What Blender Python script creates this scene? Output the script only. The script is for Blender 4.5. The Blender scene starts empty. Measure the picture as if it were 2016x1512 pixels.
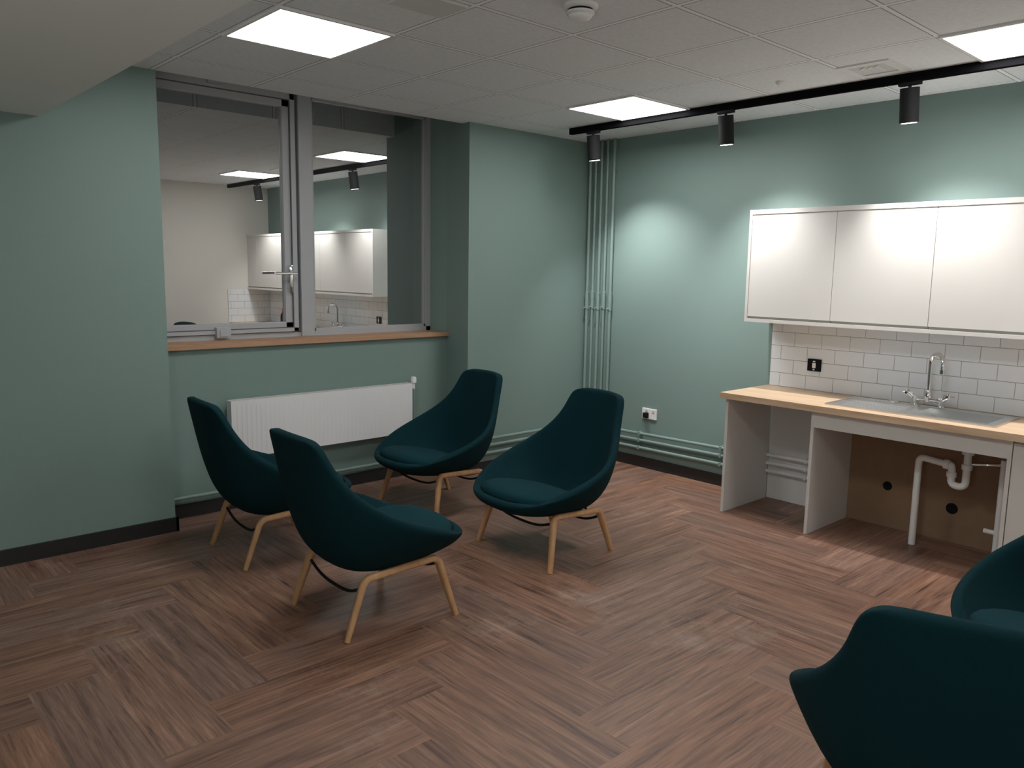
import bpy, bmesh, math, random
import numpy as np
from mathutils import Vector, Matrix
random.seed(4)
sc=bpy.context.scene
COL=sc.collection
sc.view_settings.view_transform='Standard'
sc.view_settings.gamma=1.08
H=2.76
YF=-5.15   # wall behind camera
XL=-7.0

# ---------------------------------------------------------------- materials
def srgb(r,g,b):
    f=lambda c:((c/255+.055)/1.055)**2.4 if c/255>.04045 else c/255/12.92
    return (f(r),f(g),f(b),1)
def mat(name,col,rough=.6,metal=0,nscale=8,namt=.06,bump=0,bscale=60,spec=.5,stretch=(1,1,1),coat=0):
    m=bpy.data.materials.new(name);m.use_nodes=True
    nt=m.node_tree;N=nt.nodes;L=nt.links
    b=N['Principled BSDF']
    b.inputs['Roughness'].default_value=rough
    b.inputs['Metallic'].default_value=metal
    b.inputs['Specular IOR Level'].default_value=spec
    b.inputs['Coat Weight'].default_value=coat
    tc=N.new('ShaderNodeTexCoord');mp=N.new('ShaderNodeMapping');mp.inputs['Scale'].default_value=stretch
    L.new(tc.outputs['Object'],mp.inputs['Vector'])
    n=N.new('ShaderNodeTexNoise');n.inputs['Scale'].default_value=nscale;n.inputs['Detail'].default_value=4
    L.new(mp.outputs[0],n.inputs['Vector'])
    r=N.new('ShaderNodeMix');r.data_type='RGBA'
    r.inputs['A'].default_value=tuple(c*(1-namt) for c in col[:3])+(1,)
    r.inputs['B'].default_value=tuple(min(1,c*(1+namt)) for c in col[:3])+(1,)
    L.new(n.outputs['Fac'],r.inputs['Factor']);L.new(r.outputs['Result'],b.inputs['Base Color'])
    if bump:
        n2=N.new('ShaderNodeTexNoise');n2.inputs['Scale'].default_value=bscale;n2.inputs['Detail'].default_value=3
        L.new(mp.outputs[0],n2.inputs['Vector'])
        bp=N.new('ShaderNodeBump');bp.inputs['Strength'].default_value=bump;bp.inputs['Distance'].default_value=.01
        L.new(n2.outputs['Fac'],bp.inputs['Height']);L.new(bp.outputs[0],b.inputs['Normal'])
    return m
def emis(name,col,s):
    m=bpy.data.materials.new(name);m.use_nodes=True
    b=m.node_tree.nodes['Principled BSDF']
    b.inputs['Base Color'].default_value=(.8,.8,.8,1)
    b.inputs['Emission Color'].default_value=col;b.inputs['Emission Strength'].default_value=s
    return m
def woodmat(name,dark,light,axis,rough=.45):
    m=bpy.data.materials.new(name);m.use_nodes=True
    nt=m.node_tree;N=nt.nodes;L=nt.links;b=N['Principled BSDF'];b.inputs['Roughness'].default_value=rough
    tc=N.new('ShaderNodeTexCoord');mp=N.new('ShaderNodeMapping')
    s=[14,14,14];s[axis]=1.2;mp.inputs['Scale'].default_value=s
    L.new(tc.outputs['Object'],mp.inputs[0])
    n=N.new('ShaderNodeTexNoise');n.inputs['Scale'].default_value=1.6;n.inputs['Detail'].default_value=6;n.inputs['Roughness'].default_value=.6
    L.new(mp.outputs[0],n.inputs['Vector'])
    cr=N.new('ShaderNodeValToRGB');cr.color_ramp.elements[0].position=.3;cr.color_ramp.elements[1].position=.7
    cr.color_ramp.elements[0].color=dark;cr.color_ramp.elements[1].color=light
    L.new(n.outputs['Fac'],cr.inputs[0]);L.new(cr.outputs[0],b.inputs['Base Color'])
    return m

GREEN=(.172,.250,.231,1)
M_green=mat('sage_paint',GREEN,.6,nscale=1.5,namt=.03,bump=.08,bscale=180)
M_pipe=mat('sage_pipe_paint',(.18,.258,.236,1),.45,nscale=4,namt=.03)
M_white=mat('off_white_paint',srgb(222,219,212),.7,nscale=2,namt=.03,bump=.05,bscale=150)
M_soffit=mat('soffit_paint',srgb(232,239,236),.75,nscale=2,namt=.02)
M_bay=mat('bare_plaster',srgb(215,214,212),.8,nscale=5,namt=.08)
M_black=mat('black_vinyl',(.012,.012,.013,1),.45,nscale=20,namt=.1)
M_blackmetal=mat('black_powder_coat',(.010,.010,.011,1),.75,nscale=30,namt=.1,spec=.2)
M_track=mat('matte_black_track',(.006,.006,.007,1),1.0,nscale=30,namt=.1,spec=0)
M_alu=mat('grey_aluminium',srgb(168,170,173),.5,metal=.05,nscale=30,namt=.04)
M_alud=mat('dark_rubber_gasket',srgb(78,80,84),.6,nscale=30,namt=.05)
M_steel=mat('brushed_steel',(.72,.72,.72,1),.3,metal=1,nscale=10,namt=.08,stretch=(1,1,1),bump=.02,bscale=200)
M_chrome=mat('chrome',(.8,.8,.8,1),.08,metal=1,nscale=10,namt=.01)
M_rad=mat('white_enamel',srgb(226,227,228),.4,nscale=5,namt=.02)
M_plastic=mat('white_plastic',srgb(230,230,230),.4,nscale=10,namt=.02)
M_vent=mat('vent_enamel',srgb(205,206,206),.5,nscale=10,namt=.02)
M_cab=mat('cashmere_laminate',srgb(205,202,197),.5,nscale=3,namt=.015)
M_cabin=mat('cabinet_carcass',srgb(190,186,180),.5,nscale=3,namt=.02)
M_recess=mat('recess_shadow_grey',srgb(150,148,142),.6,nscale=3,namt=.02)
M_mdf=mat('brown_hardboard',srgb(130,102,78),.75,nscale=12,namt=.12)
M_tile=mat('white_glazed_tile',srgb(228,233,238),.12,nscale=3,namt=.03)
M_grout=mat('grey_grout',srgb(158,158,158),.9,nscale=50,namt=.1)
M_fabric=mat('teal_wool',(.0025,.021,.0268,1),.95,nscale=250,namt=.25,bump=.25,bscale=500,spec=.12)
M_fabric2=mat('teal_wool_cushion',(.0034,.029,.037,1),.95,nscale=250,namt=.25,bump=.25,bscale=500,spec=.12)
M_oak=woodmat('oak_leg',srgb(166,120,80),srgb(200,156,112),2,.6)
M_top=woodmat('beech_worktop',srgb(184,152,122),srgb(214,186,154),1,.4)
M_sill=woodmat('oak_sill',srgb(160,122,94),srgb(186,146,116),0,.75)
M_red=mat('red_plastic',(.5,.02,.02,1),.4)
M_dark=mat('dark_plastic',(.008,.008,.009,1),.8,spec=.1)
M_panel=emis('led_diffuser',(1,.985,.97,1),18)
M_lens=emis('spot_lens',(1,.95,.88,1),8)

# glass that shows dark night outside and mirrors the lit room
M_glass=bpy.data.materials.new('night_window_glass');M_glass.use_nodes=True
nt=M_glass.node_tree;N=nt.nodes;L=nt.links;b=N['Principled BSDF']
b.inputs['Base Color'].default_value=(.012,.013,.014,1);b.inputs['Roughness'].default_value=.6
gl=N.new('ShaderNodeBsdfGlossy');gl.inputs['Roughness'].default_value=.0
nn=N.new('ShaderNodeTexNoise');nn.inputs['Scale'].default_value=1.0
cc=N.new('ShaderNodeMix');cc.data_type='RGBA';cc.inputs['A'].default_value=(.92,.93,.92,1);cc.inputs['B'].default_value=(.95,.97,.96,1)
L.new(nn.outputs['Fac'],cc.inputs['Factor']);L.new(cc.outputs['Result'],gl.inputs['Color'])
mx=N.new('ShaderNodeMixShader');mx.inputs[0].default_value=.6
L.new(b.outputs[0],mx.inputs[1]);L.new(gl.outputs[0],mx.inputs[2]);L.new(mx.outputs[0],N['Material Output'].inputs[0])

# ceiling tiles 600 mm lay-in grid
M_ceil=bpy.data.materials.new('ceiling_tiles');M_ceil.use_nodes=True
nt=M_ceil.node_tree;N=nt.nodes;L=nt.links;b=N['Principled BSDF'];b.inputs['Roughness'].default_value=.95;b.inputs['Specular IOR Level'].default_value=.1
tc=N.new('ShaderNodeTexCoord');sp=N.new('ShaderNodeSeparateXYZ');L.new(tc.outputs['Object'],sp.inputs[0])
def mnode(op,a,bv=None):
    n=N.new('ShaderNodeMath');n.operation=op
    for i,x in enumerate((a,bv)):
        if x is None: continue
        if isinstance(x,(int,float)): n.inputs[i].default_value=x
        else: L.new(x,n.inputs[i])
    return n.outputs[0]
def gridline(c,off):
    t=mnode('DIVIDE',mnode('ADD',c,off),.6)
    f=mnode('FRACT',t)
    d=mnode('MINIMUM',f,mnode('SUBTRACT',1.0,f))
    return d
dx=gridline(sp.outputs[0],.64+6);dy=gridline(sp.outputs[1],.9+6)
dm=mnode('MINIMUM',dx,dy)
bar=mnode('LESS_THAN',dm,.018)
edge=mnode('SUBTRACT',mnode('LESS_THAN',dm,.027),bar)
nz=N.new('ShaderNodeTexNoise');nz.inputs['Scale'].default_value=38;nz.inputs['Detail'].default_value=8;nz.inputs['Roughness'].default_value=.8;L.new(tc.outputs['Object'],nz.inputs['Vector'])
m1=N.new('ShaderNodeMix');m1.data_type='RGBA';m1.inputs['A'].default_value=srgb(200,205,209);m1.inputs['B'].default_value=srgb(246,250,253);L.new(nz.outputs['Fac'],m1.inputs['Factor'])
m2=N.new('ShaderNodeMix');m2.data_type='RGBA';m2.inputs['B'].default_value=srgb(240,243,246);L.new(bar,m2.inputs['Factor']);L.new(m1.outputs['Result'],m2.inputs['A'])
m3=N.new('ShaderNodeMix');m3.data_type='RGBA';m3.inputs['B'].default_value=srgb(145,147,149);L.new(edge,m3.inputs['Factor']);L.new(m2.outputs['Result'],m3.inputs['A'])
L.new(m3.outputs['Result'],b.inputs['Base Color'])

# vinyl plank floor: uv = metres along / across plank, attribute "rnd" per plank
M_floor=bpy.data.materials.new('vinyl_plank');M_floor.use_nodes=True
nt=M_floor.node_tree;N=nt.nodes;L=nt.links;b=N['Principled BSDF']
uv=N.new('ShaderNodeUVMap');uv.uv_map='UVMap'
at=N.new('ShaderNodeAttribute');at.attribute_name='rnd'
tc=N.new('ShaderNodeTexCoord')
su=N.new('ShaderNodeSeparateXYZ');L.new(uv.outputs[0],su.inputs[0])
def grain(sx,sy,det,rough,dist):
    cb=N.new('ShaderNodeCombineXYZ')
    L.new(mnode('MULTIPLY',su.outputs[0],sx),cb.inputs[0]);L.new(mnode('MULTIPLY',su.outputs[1],sy),cb.inputs[1]);L.new(mnode('MULTIPLY',at.outputs['Fac'],60.0),cb.inputs[2])
    g=N.new('ShaderNodeTexNoise');g.inputs['Scale'].default_value=1.0;g.inputs['Detail'].default_value=det;g.inputs['Roughness'].default_value=rough;g.inputs['Distortion'].default_value=dist
    L.new(cb.outputs[0],g.inputs['Vector']);return g.outputs['Fac']
gA=grain(1.3,20,8,.68,.5);gB=grain(3.5,80,6,.7,.2)
gm=mnode('ADD',mnode('MULTIPLY',gA,.52),mnode('MULTIPLY',gB,.48))
cr=N.new('ShaderNodeValToRGB');e=cr.color_ramp.elements
e[0].position=.35;e[0].color=srgb(56,38,31);e[1].position=.66;e[1].color=srgb(162,126,104)
x=e.new(.44);x.color=srgb(102,74,61)
x=e.new(.54);x.color=srgb(129,96,79)
L.new(gm,cr.inputs[0])
tone=mnode('ADD',mnode('MULTIPLY',at.outputs['Fac'],.24),.88)
hv=N.new('ShaderNodeHueSaturation');L.new(cr.outputs[0],hv.inputs['Color']);L.new(tone,hv.inputs['Value'])
L.new(mnode('ADD',mnode('MULTIPLY',mnode('FRACT',mnode('MULTIPLY',at.outputs['Fac'],7.3)),.15),.92),hv.inputs['Saturation'])
# dusty scuffs
dn=N.new('ShaderNodeTexNoise');dn.inputs['Scale'].default_value=1.1;dn.inputs['Detail'].default_value=10;dn.inputs['Roughness'].default_value=.78;L.new(tc.outputs['Object'],dn.inputs['Vector'])
dr=N.new('ShaderNodeMapRange');dr.inputs['From Min'].default_value=.56;dr.inputs['From Max'].default_value=.74;dr.inputs['To Max'].default_value=.6;L.new(dn.outputs['Fac'],dr.inputs[0])
md=N.new('ShaderNodeMix');md.data_type='RGBA';md.inputs['B'].default_value=srgb(172,152,140);L.new(dr.outputs[0],md.inputs['Factor']);L.new(hv.outputs[0],md.inputs['A'])
L.new(md.outputs['Result'],b.inputs['Base Color'])
rr=N.new('ShaderNodeMapRange');rr.inputs['To Min'].default_value=.36;rr.inputs['To Max'].default_value=.54;L.new(gm,rr.inputs[0]);L.new(rr.outputs[0],b.inputs['Roughness'])
bp=N.new('ShaderNodeBump');bp.inputs['Strength'].default_value=.1;bp.inputs['Distance'].default_value=.01;L.new(gm,bp.inputs['Height']);L.new(bp.outputs[0],b.inputs['Normal'])

# ---------------------------------------------------------------- mesh helpers
def new_mesh(name,verts,faces,m,smooth=False):
    me=bpy.data.meshes.new(name);me.from_pydata([tuple(v) for v in verts],[],faces);me.update()
    mats=m if isinstance(m,list) else [m]
    for q in mats: me.materials.append(q)
    if smooth:
        for p in me.polygons:p.use_smooth=True
    return me
def obj(name,me,parent=None,loc=(0,0,0)):
    o=bpy.data.objects.new(name,me);COL.objects.link(o);o.location=loc
    if parent: o.parent=parent
    return o
def thing(name,label,cat,loc=(0,0,0),rot=0,group=None):
    o=bpy.data.objects.new(name,None);COL.objects.link(o);o.location=loc;o.rotation_euler=(0,0,rot)
    o.empty_display_size=.1
    o['label']=label;o['category']=cat
    if group:o['group']=group
    return o
def meta(o,label,cat,group=None):
    o['label']=label;o['category']=cat
    if group:o['group']=group
    return o
def struct(o,label=None):
    o['kind']='structure'
    if label:o['label']=label
    return o
class B:
    """mesh builder"""
    def __init__(s): s.v=[];s.f=[];s.mi=[]
    def add(s,v,f,mi=0):
        n=len(s.v);s.v+=[tuple(p) for p in v];s.f+=[tuple(i+n for i in q) for q in f];s.mi+=[mi]*len(f);return s
    def box(s,x0,x1,y0,y1,z0,z1,mi=0,bev=0):
        x0,x1=min(x0,x1),max(x0,x1);y0,y1=min(y0,y1),max(y0,y1);z0,z1=min(z0,z1),max(z0,z1)
        if bev:
            bm=bmesh.new();bmesh.ops.create_cube(bm,size=1)
            for v in bm.verts: v.co=Vector(((x0+x1)/2+v.co.x*(x1-x0),(y0+y1)/2+v.co.y*(y1-y0),(z0+z1)/2+v.co.z*(z1-z0)))
            bmesh.ops.bevel(bm,geom=bm.edges[:],offset=bev,segments=2,affect='EDGES',profile=.5)
            bm.verts.index_update()
            s.add([v.co[:] for v in bm.verts],[[v.index for v in f.verts] for f in bm.faces],mi);bm.free();return s
        v=[(x,y,z) for x in(x0,x1) for y in(y0,y1) for z in(z0,z1)]
        return s.add(v,[(0,1,3,2),(4,6,7,5),(0,4,5,1),(2,3,7,6),(0,2,6,4),(1,5,7,3)],mi)
    def ring(s,x0,x1,y0,y1,t,z0,z1,mi=0):
        """rectangular frame in XY as one connected piece"""
        o=[(x0,y0),(x1,y0),(x1,y1),(x0,y1)];i=[(x0+t,y0+t),(x1-t,y0+t),(x1-t,y1-t),(x0+t,y1-t)]
        v=[(x,y,z0) for x,y in o]+[(x,y,z0) for x,y in i]+[(x,y,z1) for x,y in o]+[(x,y,z1) for x,y in i]
        f=[]
        for k in range(4):
            q=(k+1)%4
            f+=[(k,q,4+q,4+k),(8+k,12+k,12+q,8+q),(k,8+k,8+q,q),(4+k,4+q,12+q,12+k)]
        return s.add(v,f,mi)
    def prism(s,poly,z0,z1,mi=0):
        n=len(poly)
        v=[(x,y,z0) for x,y in poly]+[(x,y,z1) for x,y in poly]
        f=[tuple(range(n))[::-1],tuple(range(n,2*n))]+[(i,(i+1)%n,n+(i+1)%n,n+i) for i in range(n)]
        return s.add(v,f,mi)
    def sweep(s,pts,r,sides=10,taper=None,mi=0,ry=None,up=(0,0,1),sq=1.0):
        P=[Vector(p) for p in pts];n=len(P);ry=ry or r
        L=[0]
        for i in range(1,n):L.append(L[-1]+(P[i]-P[i-1]).length)
        prev=None;v=[]
        for i in range(n):
            t=(P[min(i+1,n-1)]-P[max(i-1,0)]).normalized()
            if prev is None:
                a=Vector(up)-t*t.dot(Vector(up))
                if a.length<.05:a=Vector((1,0,0))-t*t.x
            else: a=prev-t*t.dot(prev)
            a.normalize();prev=a;c=t.cross(a)
            k=taper(L[i]/L[-1]) if taper else 1
            for j in range(sides):
                th=2*math.pi*j/sides;co,si=math.cos(th),math.sin(th)
                co=math.copysign(abs(co)**sq,co);si=math.copysign(abs(si)**sq,si)
                v.append(P[i]+a*(co*r*k)+c*(si*ry*k))
        f=[(i*sides+j,i*sides+(j+1)%sides,(i+1)*sides+(j+1)%sides,(i+1)*sides+j) for i in range(n-1) for j in range(sides)]
        f+=[tuple(range(sides))[::-1],tuple((n-1)*sides+j for j in range(sides))]
        return s.add(v,f,mi)
    def cyl(s,a,b,r,sides=20,mi=0):
        return s.sweep([a,b],r,sides,mi=mi)
    def lathe(s,prof,c,sides=28,mi=0,axis='z'):
        v=[]
        for r,z in prof:
            for j in range(sides):
                th=2*math.pi*j/sides;p=(r*math.cos(th),r*math.sin(th),z)
                if axis=='x':p=(p[2],p[0],p[1])
                if axis=='y':p=(p[1],p[2],p[0])
                v.append((c[0]+p[0],c[1]+p[1],c[2]+p[2]))
        n=len(prof)
        f=[(i*sides+j,i*sides+(j+1)%sides,(i+1)*sides+(j+1)%sides,(i+1)*sides+j) for i in range(n-1) for j in range(sides)]
        f+=[tuple(range(sides))[::-1],tuple((n-1)*sides+j for j in range(sides))]
        return s.add(v,f,mi)
    def mesh(s,name,m,smooth=False):
        me=new_mesh(name,s.v,s.f,m,False)
        for p,i in zip(me.polygons,s.mi):p.material_index=i
        bm=bmesh.new();bm.from_mesh(me);bmesh.ops.recalc_face_normals(bm,faces=bm.faces[:]);bm.to_mesh(me);bm.free()
        if smooth:
            for p in me.polygons:p.use_smooth=True
            try: me.set_sharp_from_angle(angle=math.radians(38))
            except Exception: pass
        return me
    def obj(s,name,m,parent=None,smooth=False,loc=(0,0,0)):
        return obj(name,s.mesh(name,m,smooth),parent,loc)
def fillet(pts,r,n=6):
    P=[Vector(p) for p in pts];out=[P[0]]
    for i in range(1,len(P)-1):
        a=(P[i-1]-P[i]);b_=(P[i+1]-P[i]);ra=min(r,a.length*.49);rb=min(r,b_.length*.49)
        A=P[i]+a.normalized()*ra;C_=P[i]+b_.normalized()*rb
        for k in range(n+1):
            t=k/n;out.append(A*(1-t)**2+P[i]*2*t*(1-t)+C_*t*t)
    out.append(P[-1]);return out
def boxes(name,m,parent,lst,bev=0):
    """one object per box"""
    for a in lst: B().box(*a,bev=bev).obj(name,m,parent)

# ---------------------------------------------------------------- room shell
W=.25;n=4
fv=[];ff=[];fu=[];fr=[]
def plank(x0,y0,x1,y1,horiz):
    a0,a1=max(x0,XL),min(x1,0);b0,b1=max(y0,YF),min(y1,.4)
    if a1-a0<1e-4 or b1-b0<1e-4:return
    k=len(fv);fv.extend([(a0,b0,0),(a1,b0,0),(a1,b1,0),(a0,b1,0)]);ff.append((k,k+1,k+2,k+3))
    o=(random.random()*20,random.random()*20)
    for (px,py) in ((a0,b0),(a1,b0),(a1,b1),(a0,b1)):
        if horiz: fu.append((px-x0+o[0],py-y0+o[1]))
        else: fu.append((py-y0+o[0],px-x0+o[1]))
    fr.append(random.random())
for i in range(-40,8):
    for j in range(-40,8):
        if (i-j)%(2*n)==0: plank(i*W,j*W,(i+n)*W,(j+1)*W,True)
        if (j-i)%(2*n)==1: plank(i*W,j*W,(i+1)*W,(j+n)*W,False)
me=new_mesh('floor',fv,ff,M_floor)
ul=me.uv_layers.new(name='UVMap')
for li,uvv in enumerate(fu): ul.data[li].uv=uvv
at_=me.attributes.new('rnd','FLOAT','FACE')
for i,r_ in enumerate(fr): at_.data[i].value=r_
struct(obj('floor',me),'brown wood-look vinyl planks laid in herringbone')

struct(B().box(XL,0,YF,.1,H,2.97).obj('ceiling',M_ceil),'suspended ceiling of white square tiles')
wb=B()
wb.box(XL,-3.62,.09,.8,0,3.0)
wb.box(-3.62,-1.2,.33,.8,0,1.105)
wb.prism([(-1.35,0),(.2,0),(.2,.8),(-1.322,.8),(-1.322,.54),(-1.308,.33)],0,3.0)
wb.box(-3.62,-1.2,.1,.8,2.95,3.0)
wb.box(-3.62,-1.2,.68,.8,1.1,2.96)
struct(wb.obj('wall_window',M_green),'sage green painted wall with a window recess')
struct(B().box(0,.2,YF,0,0,3.0).obj('wall_kitchen',M_green),'sage green painted wall behind the kitchen units')
struct(B().box(XL-.2,.2,YF-.2,YF,0,3.0).obj('wall_front',M_white),'off-white painted wall')
struct(B().box(XL-.2,XL,YF,.8,0,3.0).obj('wall_left',M_green),'sage green painted wall')
struct(B().box(XL,-4.23,YF,.09,2.42,H-.001).obj('trim_1',M_soffit),'lowered pale boxed soffit')
struct(B().box(-3.62,-1.30,.295,.56,1.106,1.14,bev=.004).obj('trim_2',M_sill),'wooden window sill board')
struct(B().box(-.006,-.001,-2.49,-1.89,.002,.80).obj('trim_3',M_bay),'bare white wall patch under the worktop')
struct(B().box(XL,-3.605,.075,.09,0,.09).box(-3.62,-3.605,.075,.33,0,.09).obj('baseboard_left',M_black))
struct(B().box(-3.605,-1.31,.315,.33,0,.09).obj('baseboard_window',M_black))
struct(B().box(-1.355,-.012,-.013,0,0,.09).obj('baseboard_back',M_black))
struct(B().box(-.013,0,-1.868,0,0,.09).obj('baseboard_kitchen',M_black))
struct(B().box(XL,-.62,YF,YF+.013,0,.09).obj('baseboard_front',M_black))

# ---------------------------------------------------------------- window
yw=.535
w=B()
z0,z1=1.14,2.95
w.box(-3.62,-1.322,yw,yw+.08,z0,z0+.035).box(-3.62,-1.322,yw,yw+.08,2.90,z1)
w.box(-1.365,-1.322,yw,yw+.08,z0,z1)
w.box(-3.62,-3.59,yw,yw+.08,z0,z1)
w.box(-2.505,-2.40,yw-.02,yw+.08,z0,z1,bev=.004)
w.box(-2.40,-2.375,yw+.012,yw+.06,z0+.03,2.90).box(-1.38,-1.365,yw+.012,yw+.06,z0+.03,2.90).box(-2.39,-1.365,yw+.012,yw+.06,z0+.03,z0+.055).box(-2.39,-1.365,yw+.012,yw+.06,2.84,2.91)
win=struct(w.obj('window_1',M_alu),'grey aluminium window reflecting the room at night')
s=B()
sx0,sx1,sz0,sz1=-3.585,-2.53,1.18,2.86
for (a,b_,c,d) in ((sx0,sx1,sz0,sz0+.03),(sx0,sx1,sz1-.05,sz1),(sx0,sx0+.045,sz0,sz1),(sx1-.04,sx1,sz0,sz1)):
    s.box(a,b_,yw-.02,yw+.05,c,d,bev=.003)
i0,i1=sx0+.045,sx1-.04
for (a,b_,c,d) in ((i0,i1,sz0+.03,sz0+.07),(i0,i1,sz1-.10,sz1-.05),(i0,i0+.045,sz0+.03,sz1-.05),(i1-.055,i1,sz0+.03,sz1-.05)):
    s.box(a,b_,yw-.008,yw+.04,c,d,bev=.003)
sash=s.obj('sash',M_alu,win);sash['label']='pivoting aluminium sash'
boxes('gasket',M_alud,win,[(a,b_,yw-.021,yw-.005,c,d) for (a,b_,c,d) in ((sx0+.04,sx1-.036,sz0+.027,sz0+.033),(i0,i1,sz1-.055,sz1-.049),(i1-.003,i1+.003,sz0+.03,sz1-.05))])
B().box(sx1,-2.505,yw+.0,yw+.05,z0+.03,sz1+.04).obj('gasket',M_alud,win)
B().box(-2.38,-1.375,yw+.03,yw+.036,z0+.05,2.85).obj('glass_pane',M_glass,win)
B().box(i0+.04,i1-.05,yw+.02,yw+.026,sz0+.065,sz1-.095).obj('glass_pane',M_glass,win)
for zz in (z0+.015,sz1-.03):
    B().box(-3.155,-3.055,yw-.05,yw,zz,zz+.075,bev=.006).box(-3.135,-3.075,yw-.058,yw-.048,zz+.012,zz+.055,bev=.003).obj('pivot_hinge',M_alu,win)
hd=B().box(-2.60,-2.575,yw-.035,yw-.02,1.46,1.66,bev=.004)
hd.cyl((-2.588,yw-.03,1.60),(-2.588,yw-.08,1.60),.01,12)
hd.sweep(fillet([(-2.57,yw-.08,1.60),(-2.62,yw-.085,1.602),(-2.74,yw-.085,1.60)],.02),.009,10,ry=.011)
h_=hd.obj('handle',M_chrome,win,True);h_['label']='metal lever handle'

# ---------------------------------------------------------------- ceiling fittings
def panel_light(cx,cy):
    t=thing('ceiling_panel_light','bright white square LED panel set in the ceiling','ceiling light',(cx,cy,H),group='square ceiling panel lights')
    B().ring(-.3,.3,-.3,.3,.018,-.01,-.0005).obj('frame',M_plastic,t)
    B().box(-.282,.282,-.282,.282,-.007,-.0005).obj('diffuser',M_panel,t)
for cx,cy in ((-3.34,-1.2),(-.94,-1.2),(-.94,-3.6),(-3.34,-3.6)): panel_light(cx,cy)
t=thing('smoke_detector','round white smoke detector on a dark base on the ceiling tile','smoke detector',(-2.73,-2.42,H))
B().lathe([(.074,0),(.074,-.012),(.066,-.018)],(0,0,0)).obj('base',M_plastic,t,True)
B().lathe([(.052,-.018),(.054,-.022),(.054,-.028)],(0,0,0)).obj('dark_ring',M_dark,t,True)
B().lathe([(.060,-.028),(.060,-.036),(.05,-.042),(.05,-.046),(.044,-.054),(.02,-.064),(.0,-.065)],(0,0,0)).obj('cap',M_plastic,t,True)
t=thing('ceiling_sensor','tiny round white sensor on the ceiling tile','sensor',(-.93,-2.33,H))
B().lathe([(.025,0),(.025,-.01),(.015,-.02),(0,-.022)],(0,0,0)).obj('body',M_plastic,t,True)
t=thing('air_vent','small white ceiling air grille with louvres','air vent',(-.86,-2.84,H))
B().ring(-.15,.15,-.14,.14,.045,-.008,0).obj('frame',M_plastic,t)
B().box(-.105,.105,-.095,.095,-.003,0).obj('backing',M_vent,t)
for i in range(3):
    y=-.05+.038*i
    B().add([(-.065,y,-.002),(.065,y,-.002),(.065,y+.022,-.010),(-.065,y+.022,-.010),(-.065,y,-.005),(.065,y,-.005),(.065,y+.022,-.013),(-.065,y+.022,-.013)],[(0,1,2,3),(7,6,5,4),(0,4,5,1),(2,6,7,3),(1,5,6,2),(0,3,7,4)],0).obj('louvre',M_vent,t)
t=thing('ceiling_plate','flat pale grey rectangular plate on the ceiling','ceiling plate',(-3.2,-1.98,H))
B().box(-.14,.14,-.1,.1,-.012,0,bev=.003).obj('plate',M_vent,t)

# track light fixed directly under the ceiling
TX=-.618;TZ=H
t=thing('track_light','long black ceiling track carrying cylindrical spotlights','track light',(TX,-.36,TZ))
B().box(-.019,.019,-4.7,0,-.048,-.0005,bev=.003).obj('track',M_track,t)
for k in range(4):
    y=-.24-1.17*k-(.05 if k==3 else 0)
    tilt=math.radians(8)
    b_=B().box(-.017,.017,-.06,.06,-.065,-.046,bev=.003).cyl((0,0,-.06),(.0,0,-.095),.009,12)
    d=Vector((math.sin(tilt),0,-math.cos(tilt)));a=Vector((0,0,-.078))
    b_.sweep([a,a+d*.004,a+d*.185],.050,28)
    ho=b_.obj('spotlight_head',M_blackmetal,t,True,(0,y,0))
    e0=a+d*.1855
    B().sweep([e0,e0+d*.002],.040,24).obj('lens',M_lens,ho)
    ld=bpy.data.lights.new('spot','SPOT');ld.energy=82;ld.spot_size=math.radians(98);ld.spot_blend=.95;ld.color=(1,.98,.965);ld.shadow_soft_size=.035
    lo=bpy.data.objects.new('spot_lamp',ld);COL.objects.link(lo);lo.parent=ho
    lo.location=e0+d*.02
    aim=Vector((math.sin(math.radians(21)),-.13,-math.cos(math.radians(21))))
    lo.rotation_euler=aim.to_track_quat('-Z','Y').to_euler()
# added fill light without a fixture, out of view, lifting soffit and walls
ld=bpy.data.lights.new('fill_light','POINT');ld.energy=34;ld.color=(.98,1,.985);ld.shadow_soft_size=.3
lo=bpy.data.objects.new('fill_light',ld);COL.objects.link(lo);lo.location=(-6.1,-4.3,1.4)

# ---------------------------------------------------------------- radiator
t=thing('radiator','white ribbed panel radiator mounted below the window sill','radiator',(-2.46,.25,.37))
v=[];f=[];k=0
xs=[];nr=42
for i in range(nr):
    x=-.705+i*1.41/nr;p=1.41/nr
    for dx_,dy_ in ((0,0),(p*.3,0),(p*.5,-.0035),(p*.8,-.0035)): xs.append((x+dx_,-.034+dy_))
xs.append((.705,-.034))
for (x,y) in xs: v+=[(x,y,.03),(x,y,.36)]
for i in range(len(xs)-1): f.append((2*i,2*i+2,2*i+3,2*i+1))
rb=B().box(-.72,.72,-.035,-.02,0,.03,bev=.003).box(-.72,.72,-.035,-.02,.36,.385,bev=.003).box(-.72,.72,-.03,-.022,.0,.38)
rb.add(v,f)
rb.obj('panel',M_rad,t)
B().box(-.72,.72,.02,.03,.01,.38).obj('rear_panel',M_rad,t)
B().ring(-.728,.728,-.036,.035,.006,.0,.39).obj('casing',M_rad,t)
B().box(-.722,.722,-.03,.03,.375,.389).obj('top_grille',M_cabin,t)
boxes('wall_bracket',M_rad,t,[(-.5,-.47,.03,.08,.05,.35),(.47,.5,.03,.08,.05,.35)])
vv=B().lathe([(.014,0),(.022,.004),(.024,.03),(.02,.05),(.0,.052)],(.765,0,.385),20).cyl((.765,0,.34),(.765,0,.39),.01,12).cyl((.725,0,.355),(.765,0,.355),.009,12)
vv.obj('thermostatic_valve',M_plastic,t,True)
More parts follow.
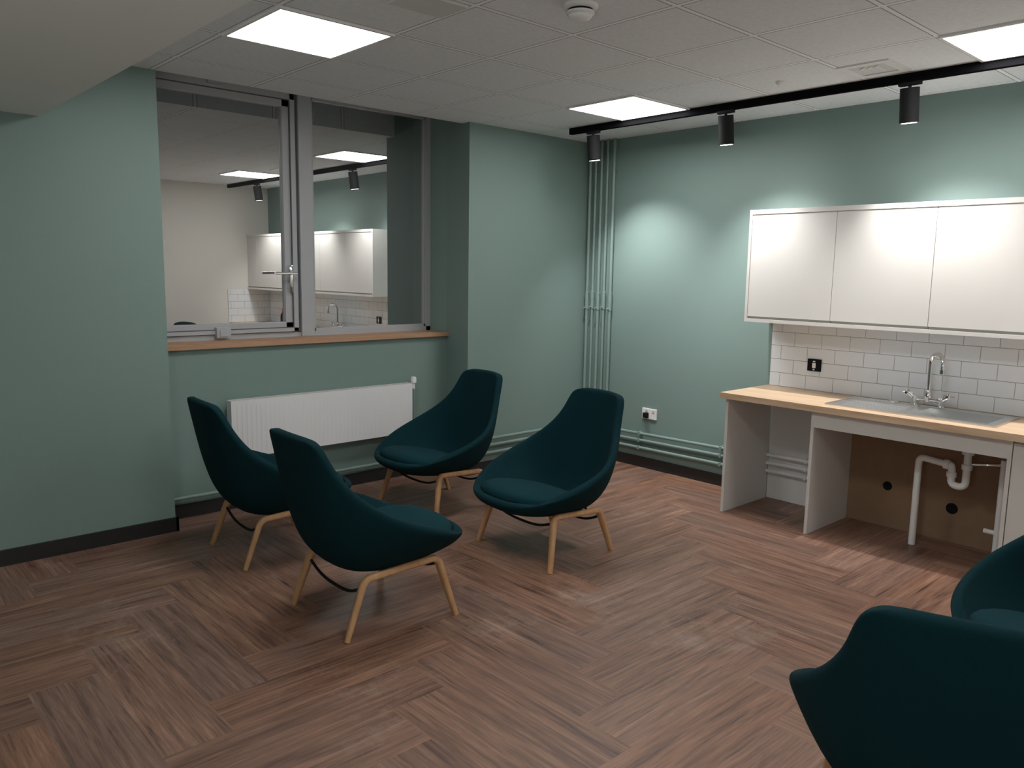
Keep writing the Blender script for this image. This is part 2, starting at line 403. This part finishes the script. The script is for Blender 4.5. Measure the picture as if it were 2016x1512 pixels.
B().sweep(fillet([(.765,0,.35),(.765,0,-.14),(.765,.04,-.14)],.03),.0075,10).obj('supply_pipe',M_pipe,t,True)

# ---------------------------------------------------------------- painted pipes
ys=[-.055,-.118,-.184,-.25,-.322]
for i,y in enumerate(ys):
    t=thing('heating_pipe','thin vertical sage-painted heating pipe clipped in the room corner','pipe',(-.035,y,.305),group='vertical heating pipes')
    B().cyl((0,0,0),(0,0,H-.305),.012 if i%2 else .014,14).obj('tube',M_pipe,t,True)
    c=B()
    zz=1.14+ (0.01 if i%2 else 0)
    c.cyl((0,0,zz-.13),(0,0,zz+.03),.018,12).cyl((-.001,-.024,zz+.015),(-.001,.024,zz+.015),.006,8).cyl((0,0,zz-.115),(-.04,0,zz-.115),.008,8)
    c.obj('valve',M_pipe,t,True)
    B().box(-.012,.034,-.006,.006,2.19,2.204,bev=.002).obj('pipe_clip',M_pipe,t)
def hpipe(pts,label,grp,r=.0135,clips=(),m=None):
    m=m or M_pipe
    c=Vector(pts[0])
    t=thing('heating_pipe',label,'pipe',c,group=grp)
    B().sweep(fillet([Vector(p)-c for p in pts],.04),r,12).obj('tube',m,t,True)
    for p in clips:
        q=Vector(p)-c
        B().box(q.x-.016,q.x+abs(p[0]),q.y-.01,q.y+.01,q.z-.016,q.z+.016,bev=.002).obj('pipe_clip',m,t)
L1='sage-painted horizontal pipe running low along the wall'
hpipe([(-1.33,-.035,.283),(-.035,-.035,.283),(-.035,-1.865,.315)],L1,'low horizontal pipes',clips=[(-.035,-.7,.295),(-.035,-1.5,.308)])
hpipe([(-1.33,-.035,.228),(-.035,-.035,.228),(-.035,-1.865,.255)],L1,'low horizontal pipes',clips=[(-.035,-.7,.238),(-.035,-1.5,.25)])
hpipe([(-1.33,-.035,.165),(-.035,-.035,.165),(-.035,-1.865,.185)],L1,'low horizontal pipes',clips=[(-.035,-.7,.173),(-.035,-1.5,.181)])
L2='white-painted pipe crossing the open bay under the worktop'
for za in (.33,.27,.21):
    hpipe([(-.035,-1.892,za),(-.035,-2.487,za+.01)],L2,'pipes in the open bay',clips=[(-.035,-2.2,za+.005)],m=M_bay,r=.014)
hpipe([(-3.58,.295,.14),(-1.76,.295,.14)],'sage-painted pipe running under the radiator','low horizontal pipes')

# ---------------------------------------------------------------- sockets
t=thing('wall_socket','white double socket with a black plug on the green wall','socket',(0,-.775,.47))
B().box(-.012,0,-.075,.075,-.045,.045,bev=.003).obj('faceplate',M_plastic,t)
B().box(-.045,-.012,.0,.045,-.035,.01,bev=.006).obj('plug',M_dark,t)
boxes('switch',M_cabin,t,[(-.016,-.012,-.055,-.035,.015,.035),(-.016,-.012,.015,.035,.015,.035)])
t=thing('wall_socket','black socket plate with white insert on the white tiles','socket',(-.012,-2.2,1.025))
B().box(-.01,0,-.050,.050,-.043,.043,bev=.003).obj('faceplate',M_dark,t)
boxes('insert',M_plastic,t,[(-.013,-.0095,-.012,.012,-.02,.015),(-.0125,-.0095,-.006,.006,-.036,-.026),(-.0125,-.0095,-.008,.008,.022,.03)])

# ---------------------------------------------------------------- tiled splashback
def tiles(horiz_from,horiz_to,fn):
    b_=B()
    z=.846;row=0
    while z<1.318:
        zt=min(z+.0965,1.3185)
        y=horiz_from-(.1 if row%2 else 0)
        while y<horiz_to:
            a=max(y+.0015,horiz_from);c=min(y+.1985,horiz_to)
            if c-a>.01: fn(b_,a,c,z+.0015,zt,.009)
            y+=.2
        z+=.0985;row+=1
    fn(b_,horiz_from,horiz_to,.8455,1.3185,.0075,1)
    return b_
def fk(b_,a,c,z,zt,d,mi=0): b_.box(-d-.001,-.001,a+YF,c+YF,z,zt,mi,bev=.002 if mi==0 else 0)
o=tiles(0.012,-1.86-YF,fk).obj('tile_splashback',[M_tile,M_grout]);meta(o,'white brick-shaped glazed tiles above the worktop','tiles')
def fk2(b_,a,c,z,zt,d,mi=0): b_.box(-c,-a,YF+.001,YF+.001+d,z,zt,mi,bev=.002 if mi==0 else 0)
o=tiles(0.0,.64,fk2).obj('tile_splashback',[M_tile,M_grout]);meta(o,'white brick-shaped glazed tiles on the off-white wall','tiles')

# ---------------------------------------------------------------- kitchen units
y=-1.84;k=0
while y>YF+.05:
    y1=max(y-.6,YF+.005)
    t=thing('wall_cabinet','cream handleless wall cabinet above the tiled splashback','cabinet',(0,(y+y1)/2,1.32),group='cream wall cabinets')
    hw=(y-y1)/2
    bd=B().box(-.31,-.001,-hw+.0005,hw-.0005,.02,.74)
    bd.box(-.338,-.001,-hw,hw,.735,.765)
    bd.box(-.345,-.001,-hw,hw,0,.022)
    if k==0: bd.box(-.338,-.001,hw-.001,hw+.018,0,.765)
    bd.obj('body',M_cab,t)
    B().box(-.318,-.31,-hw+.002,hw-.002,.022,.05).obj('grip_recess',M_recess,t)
    B().box(-.333,-.312,-hw+.0015,hw-.0015,.038,.7345,bev=.0015).obj('door',M_cab,t)
    y=y1;k+=1
wt=B()
X0,X1=-.625,-.001
cy0,cy1=-3.45,-3.03;cx0,cx1=-.47,-.14
xs_=[X0,cx0,cx1,X1];ys_=[YF+.001,cy0,cy1,-1.845]
v=[(x,y,z) for z in (.805,.845) for y in ys_ for x in xs_]
f=[];I=lambda i,j,k_:k_*16+j*4+i
for j in range(3):
    for i in range(3):
        if (i,j)==(1,1): continue
        f+=[(I(i,j,1),I(i+1,j,1),I(i+1,j+1,1),I(i,j+1,1)),(I(i,j,0),I(i,j+1,0),I(i+1,j+1,0),I(i+1,j,0))]
for i in range(3):
    f+=[(I(i,0,0),I(i+1,0,0),I(i+1,0,1),I(i,0,1)),(I(i,3,0),I(i,3,1),I(i+1,3,1),I(i+1,3,0)),(I(0,i,0),I(0,i,1),I(0,i+1,1),I(0,i+1,0)),(I(3,i,0),I(3,i+1,0),I(3,i+1,1),I(3,i,1))]
f+=[(I(1,1,0),I(1,1,1),I(2,1,1),I(2,1,0)),(I(1,2,0),I(2,2,0),I(2,2,1),I(1,2,1)),(I(1,1,0),I(1,2,0),I(1,2,1),I(1,1,1)),(I(2,1,0),I(2,1,1),I(2,2,1),I(2,2,0))]
wt.add(v,f)
meta(wt.obj('worktop',M_top),'continuous beech block worktop over the base units','worktop')
t=thing('end_panel','cream full-height end panel supporting the worktop','panel',(-.3,-1.88,0))
B().box(-.285,.285,-.01,.01,0.001,.804).obj('board',M_cab,t)
t=thing('sink_cabinet','open-fronted cream sink cabinet with exposed plumbing','cabinet',(-.3,-3.05,0))
boxes('side_panel',M_cab,t,[(-.285,.285,.54,.56,0.001,.804),(-.285,.285,-.56,-.54,0.001,.804)])
B().box(-.285,-.265,-.54,.54,.70,.804).obj('top_rail',M_cab,t)
B().box(.27,.285,-.54,.54,0.002,.80).obj('back_board',M_mdf,t)
B().lathe([(.03,-.003),(.03,0)],(.2695,.28,.28),16,axis='x').obj('pipe_hole',M_dark,t)
B().lathe([(.035,-.003),(.035,0)],(.2695,-.12,.22),16,axis='x').obj('pipe_hole',M_dark,t)
for (a,c) in ((-3.612,-4.2),(-4.2,-4.8),(-4.8,YF+.004)):
    t=thing('base_cabinet','cream base cabinet with plain door under the worktop','cabinet',(-.3,(a+c)/2,0),group='cream base cabinets')
    hw=(a-c)/2
    B().box(-.26,.29,-hw+.001,hw-.001,.1,.804).box(-.22,.29,-hw+.001,hw-.001,0.001,.102).obj('body',M_cab,t)
    B().box(-.283,-.262,-hw+.002,hw-.002,.1,.79,bev=.002).obj('door',M_cab,t)
t=thing('kitchen_sink','stainless steel inset sink with ribbed drainer','sink',(-.3,-3.02,.845))
ex=B()
sy0,sy1=-.48,.48;sxa,sxb=-.225,.21
bx0,bx1,by0,by1=-.165,.155,-.425,-.015
T=.006
for a in ((sxa,sxb,by1,sy1),(sxa,sxb,sy0,by0),(sxa,bx0,by0,by1),(bx1,sxb,by0,by1)): ex.box(a[0],a[1],a[2],a[3],0.0005,T)
ex.ring(sxa,sxb,sy0,sy1,.008,T-.001,T+.003)
ex.obj('rim',M_steel,t)
bw=B();bd_=.15;ins=.02
vt=[(bx0,by0,T),(bx1,by0,T),(bx1,by1,T),(bx0,by1,T),(bx0+ins,by0+ins,-bd_),(bx1-ins,by0+ins,-bd_),(bx1-ins,by1-ins,-bd_),(bx0+ins,by1-ins,-bd_)]
bw.add(vt,[(0,4,5,1),(1,5,6,2),(2,6,7,3),(3,7,4,0),(4,7,6,5)])
ob=bw.obj('bowl',M_steel,t);md_=ob.modifiers.new('s','SOLIDIFY');md_.thickness=.002
dg=B().box(-.165,.155,.055,.425,T-.001,T+.001)
for i in range(9):
    x=-.16+i*.038;dg.box(x,x+.012,.06,.42,T,T+.004)
dg.obj('drainer',M_steel,t)
B().lathe([(.035,-bd_+.001),(.035,-bd_+.004),(.02,-bd_+.004)],(-.005,-.22,0),20).obj('plug_hole',M_chrome,t,True)
B().lathe([(.028,T),(.03,T+.01),(.022,T+.016),(0,T+.017)],(.175,.22,0),20).obj('plug',M_chrome,t,True)
t=thing('kitchen_tap','chrome swan-neck mixer tap with cross-head handles','tap',(-.115,-3.0,.8525))
tp=B()
dh=Vector((-.62,-.78,0));ra=.062
path=[Vector((0,0,.03)),Vector((0,0,.15)),Vector((0,0,.26))]
for i in range(13):
    th=math.pi*(1-i/12)
    path.append(dh*(ra+ra*math.cos(th))+Vector((0,0,.27+ra*math.sin(th))))
path.append(path[-1]+Vector((0,0,-.04)))
tp.sweep(path,.0125,14,up=(1,0,0))
tp.lathe([(.019,.03),(.022,.05),(.022,.08),(.0155,.10)],(0,0,0),18)
en=path[-1]
tp.lathe([(.0155,-.012),(.0165,.012)],(en.x,en.y,en.z),14)
tp.obj('spout',M_chrome,t,True)
bs=B().cyl((0,-.075,.045),(0,.075,.045),.016,16)
for s_ in (-1,1): bs.lathe([(.024,0),(.024,.008),(.014,.014),(.014,.05),(.018,.06)],(0,s_*.075,0),18)
bs.obj('bridge',M_chrome,t,True)
for s_ in (-1,1):
    B().cyl((0,s_*.085,.05),(0,s_*.12,.075),.012,12).cyl((0,s_*.12-.032,.075),(0,s_*.12+.032,.075),.008,10).cyl((-.032,s_*.12,.075),(.032,s_*.12,.075),.008,10).cyl((0,s_*.12,.06),(0,s_*.12,.096),.010,10).obj('tap_handle',M_chrome,t,True)
t=thing('waste_pipe','white plastic waste pipe and trap under the sink','pipe',(-.25,-3.03,0))
pz=.56
B().sweep(fillet([(0,0,.002),(0,0,pz),(0,-.17,pz-.02)],.04),.02,16).sweep(fillet([(0,-.165,pz-.02),(0,-.19,pz-.02),(0,-.19,pz-.14),(0,-.27,pz-.14),(0,-.27,pz+.12),],.038,8),.021,16).obj('trap',M_plastic,t,True)
for a,c,r in (((0,-.145,pz-.018),(0,-.175,pz-.02),.029),((0,-.27,pz-.03),(0,-.27,pz),.029),((0,-.19,pz-.06),(0,-.19,pz-.09),.028),((0,-.27,pz+.06),(0,-.27,pz+.125),.034)):
    B().cyl(a,c,r,16).obj('coupling_nut',M_plastic,t,True)
B().sweep(fillet([(.02,-.28,pz-.0),(.05,-.38,pz+.01),(.05,-.50,pz+.03)],.03),.009,10).obj('hose',M_chrome,t,True)
B().sweep(fillet([(.0,-.46,.06),(.0,-.46,.62)],.03),.018,12).cyl((.0,-.39,.19),(.0,-.46,.19),.014,12).obj('branch_pipe',M_plastic,t,True)
t=thing('soap_bottle','dark bottle with a red cap on the worktop','bottle',(-.3,-4.15,.846))
B().lathe([(.034,0),(.036,.01),(.036,.13),(.03,.16),(.014,.185),(.014,.2)],(0,0,0),22).obj('bottle_body',M_dark,t,True)
B().lathe([(.017,.2),(.017,.235),(.0,.236)],(0,0,0),18).obj('cap',M_red,t,True)

# ---------------------------------------------------------------- lounge chair
# centre line (x,z) and rim (x,y,z) from the front lip to the top of the back
ST=[
((.455,.368),(.345,.285,.388)),
((.435,.322),(.275,.355,.410)),
((.350,.278),(.188,.400,.438)),
((.210,.248),(.095,.422,.472)),
((.050,.228),(.005,.428,.508)),
((-.100,.226),(-.085,.417,.548)),
((-.215,.262),(-.160,.386,.592)),
((-.290,.345),(-.220,.347,.638)),
((-.333,.450),(-.268,.310,.686)),
((-.366,.562),(-.308,.278,.740)),
((-.392,.680),(-.342,.254,.798)),
((-.412,.790),(-.372,.238,.858)),
((-.426,.875),(-.397,.218,.900)),
((-.436,.924),(-.414,.170,.918))]
def shell_mesh():
    U=[-1,-.93,-.82,-.66,-.45,-.2,.2,.45,.66,.82,.93,1]
    n=len(ST);v=[]
    for k_,((cx,cz),(rx,ry,rz)) in enumerate(ST):
        for u in U:
            q=abs(u)**2.9
            v.append((cx+(rx-cx)*q, ry*math.copysign(abs(u)**.9,u), cz+(rz-cz)*q))
    m=len(U)
    f=[(i*m+j,i*m+j+1,(i+1)*m+j+1,(i+1)*m+j) for i in range(n-1) for j in range(m-1)]
    return new_mesh('shell',v,f,M_fabric,True)
ME_shell=shell_mesh()
def cushion_mesh():
    v=[];f=[];R=[0,.25,.5,.72,.86,.94,.985,1.0];S=32
    def pt(r,th,top):
        a=math.cos(th);b_=math.sin(th)
        a=math.copysign(abs(a)**.85,a);b_=math.copysign(abs(b_)**.85,b_)
        x=.135+.268*r*a; w_=.302-(.05 if a<0 else 0)*abs(a)
        y=w_*r*b_
        hgt=.062*(1-r**5)**.5
        z=.338+.012*(r*b_)**2+.045*r*a+(hgt if top else -hgt)
        return (x,y,z)
    for side in (1,0):
        base=len(v);v.append(pt(0,0,side))
        for r in R[1:]:
            for j in range(S): v.append(pt(r,2*math.pi*j/S,side))
        for j in range(S):
            q=(base,base+1+j,base+1+(j+1)%S);f.append(q if side else q[::-1])
        for k in range(len(R)-2):
            for j in range(S):
                a=base+1+k*S+j;b_=base+1+k*S+(j+1)%S;q=(a,a+S,b_+S,b_);f.append(q if side else q[::-1])
    me=new_mesh('cushion',v,f,M_fabric2,True)
    bm=bmesh.new();bm.from_mesh(me);bmesh.ops.remove_doubles(bm,verts=bm.verts[:],dist=.0005);bmesh.ops.recalc_face_normals(bm,faces=bm.faces[:]);bm.to_mesh(me);bm.free()
    for p in me.polygons:p.use_smooth=True
    return me
ME_cush=cushion_mesh()
def leg_mesh(s):
    pts=fillet([(.275,s*.335,0),(.205,s*.278,.290),(-.175,s*.248,.262),(-.275,s*.26,0)],.038,8)
    return B().sweep(pts,.0175,14,taper=lambda t:.74+.26*min(1,min(t,1-t)/.28),ry=.0205,up=(1,0,0),sq=.7).mesh('leg_frame',M_oak,True)
ME_leg=[leg_mesh(1),leg_mesh(-1)]
ME_bar=[B().sweep(fillet([(.218,-.285,.262),(.21,-.14,.208),(.21,.14,.208),(.218,.285,.262)],.12,8),.0075,10).mesh('stretcher',M_blackmetal,True),
B().sweep(fillet([(-.19,-.248,.225),(-.185,-.12,.165),(-.185,.12,.165),(-.19,.248,.225)],.1,8),.0075,10).mesh('stretcher',M_blackmetal,True)]
ME_mount=[B().cyl((x,s_*.262,.275 if x>0 else .266),(x,s_*.225,.29),.007,10).mesh('seat_mount',M_blackmetal,True) for x in (.10,-.08) for s_ in (1,-1)]
def chair(x,y,rot,label):
    t=thing('lounge_chair',label,'chair',(x,y,0),math.radians(rot),'teal lounge chairs')
    s=obj('shell',ME_shell,t)
    m=s.modifiers.new('sol','SOLIDIFY');m.thickness=.048;m.offset=1
    m=s.modifiers.new('sub','SUBSURF');m.levels=2;m.render_levels=2
    obj('cushion',ME_cush,t)
    for q in ME_leg: obj('leg_frame',q,t)
    for q in ME_bar: obj('stretcher',q,t)
    for q in ME_mount: obj('seat_mount',q,t)
LB='teal high-back lounge chair on oak legs '
chair(-3.285,-.57,-3,LB+'beside the green pillar')
chair(-3.315,-1.66,-1,LB+'facing another chair')
chair(-1.99,-.48,179,LB+'beside the radiator')
chair(-2.03,-1.61,176,LB+'near the wall pipes')
chair(-1.91,-4.26,165,LB+'by the kitchen units')
chair(-3.125,-4.21,19,LB+'turned toward the kitchen')

# ---------------------------------------------------------------- camera
cam=bpy.data.cameras.new('camera');co=bpy.data.objects.new('camera',cam);COL.objects.link(co)
d2=np.array([1732,-196,1567.]);d2/=np.linalg.norm(d2)
d1=np.array([-1445,-248,1567.]);d1-=d1.dot(d2)*d2;d1/=np.linalg.norm(d1)
up=np.cross(d2,d1)
R=np.array([d2,d1,up]) # rows world axes in cam(right,down,fwd)
right=R[:,0];down=R[:,1];fwd=R[:,2]
M=Matrix(((right[0],-down[0],-fwd[0],-3.2247*1.65),(right[1],-down[1],-fwd[1],-2.945*1.65),(right[2],-down[2],-fwd[2],1.65),(0,0,0,1)))
co.matrix_world=M
cam.sensor_width=36;cam.lens=1567/2016*36;cam.clip_start=.05
sc.camera=co
wd=bpy.data.worlds.new('world');sc.world=wd;wd.use_nodes=True
wd.node_tree.nodes['Background'].inputs[0].default_value=(.01,.011,.013,1)
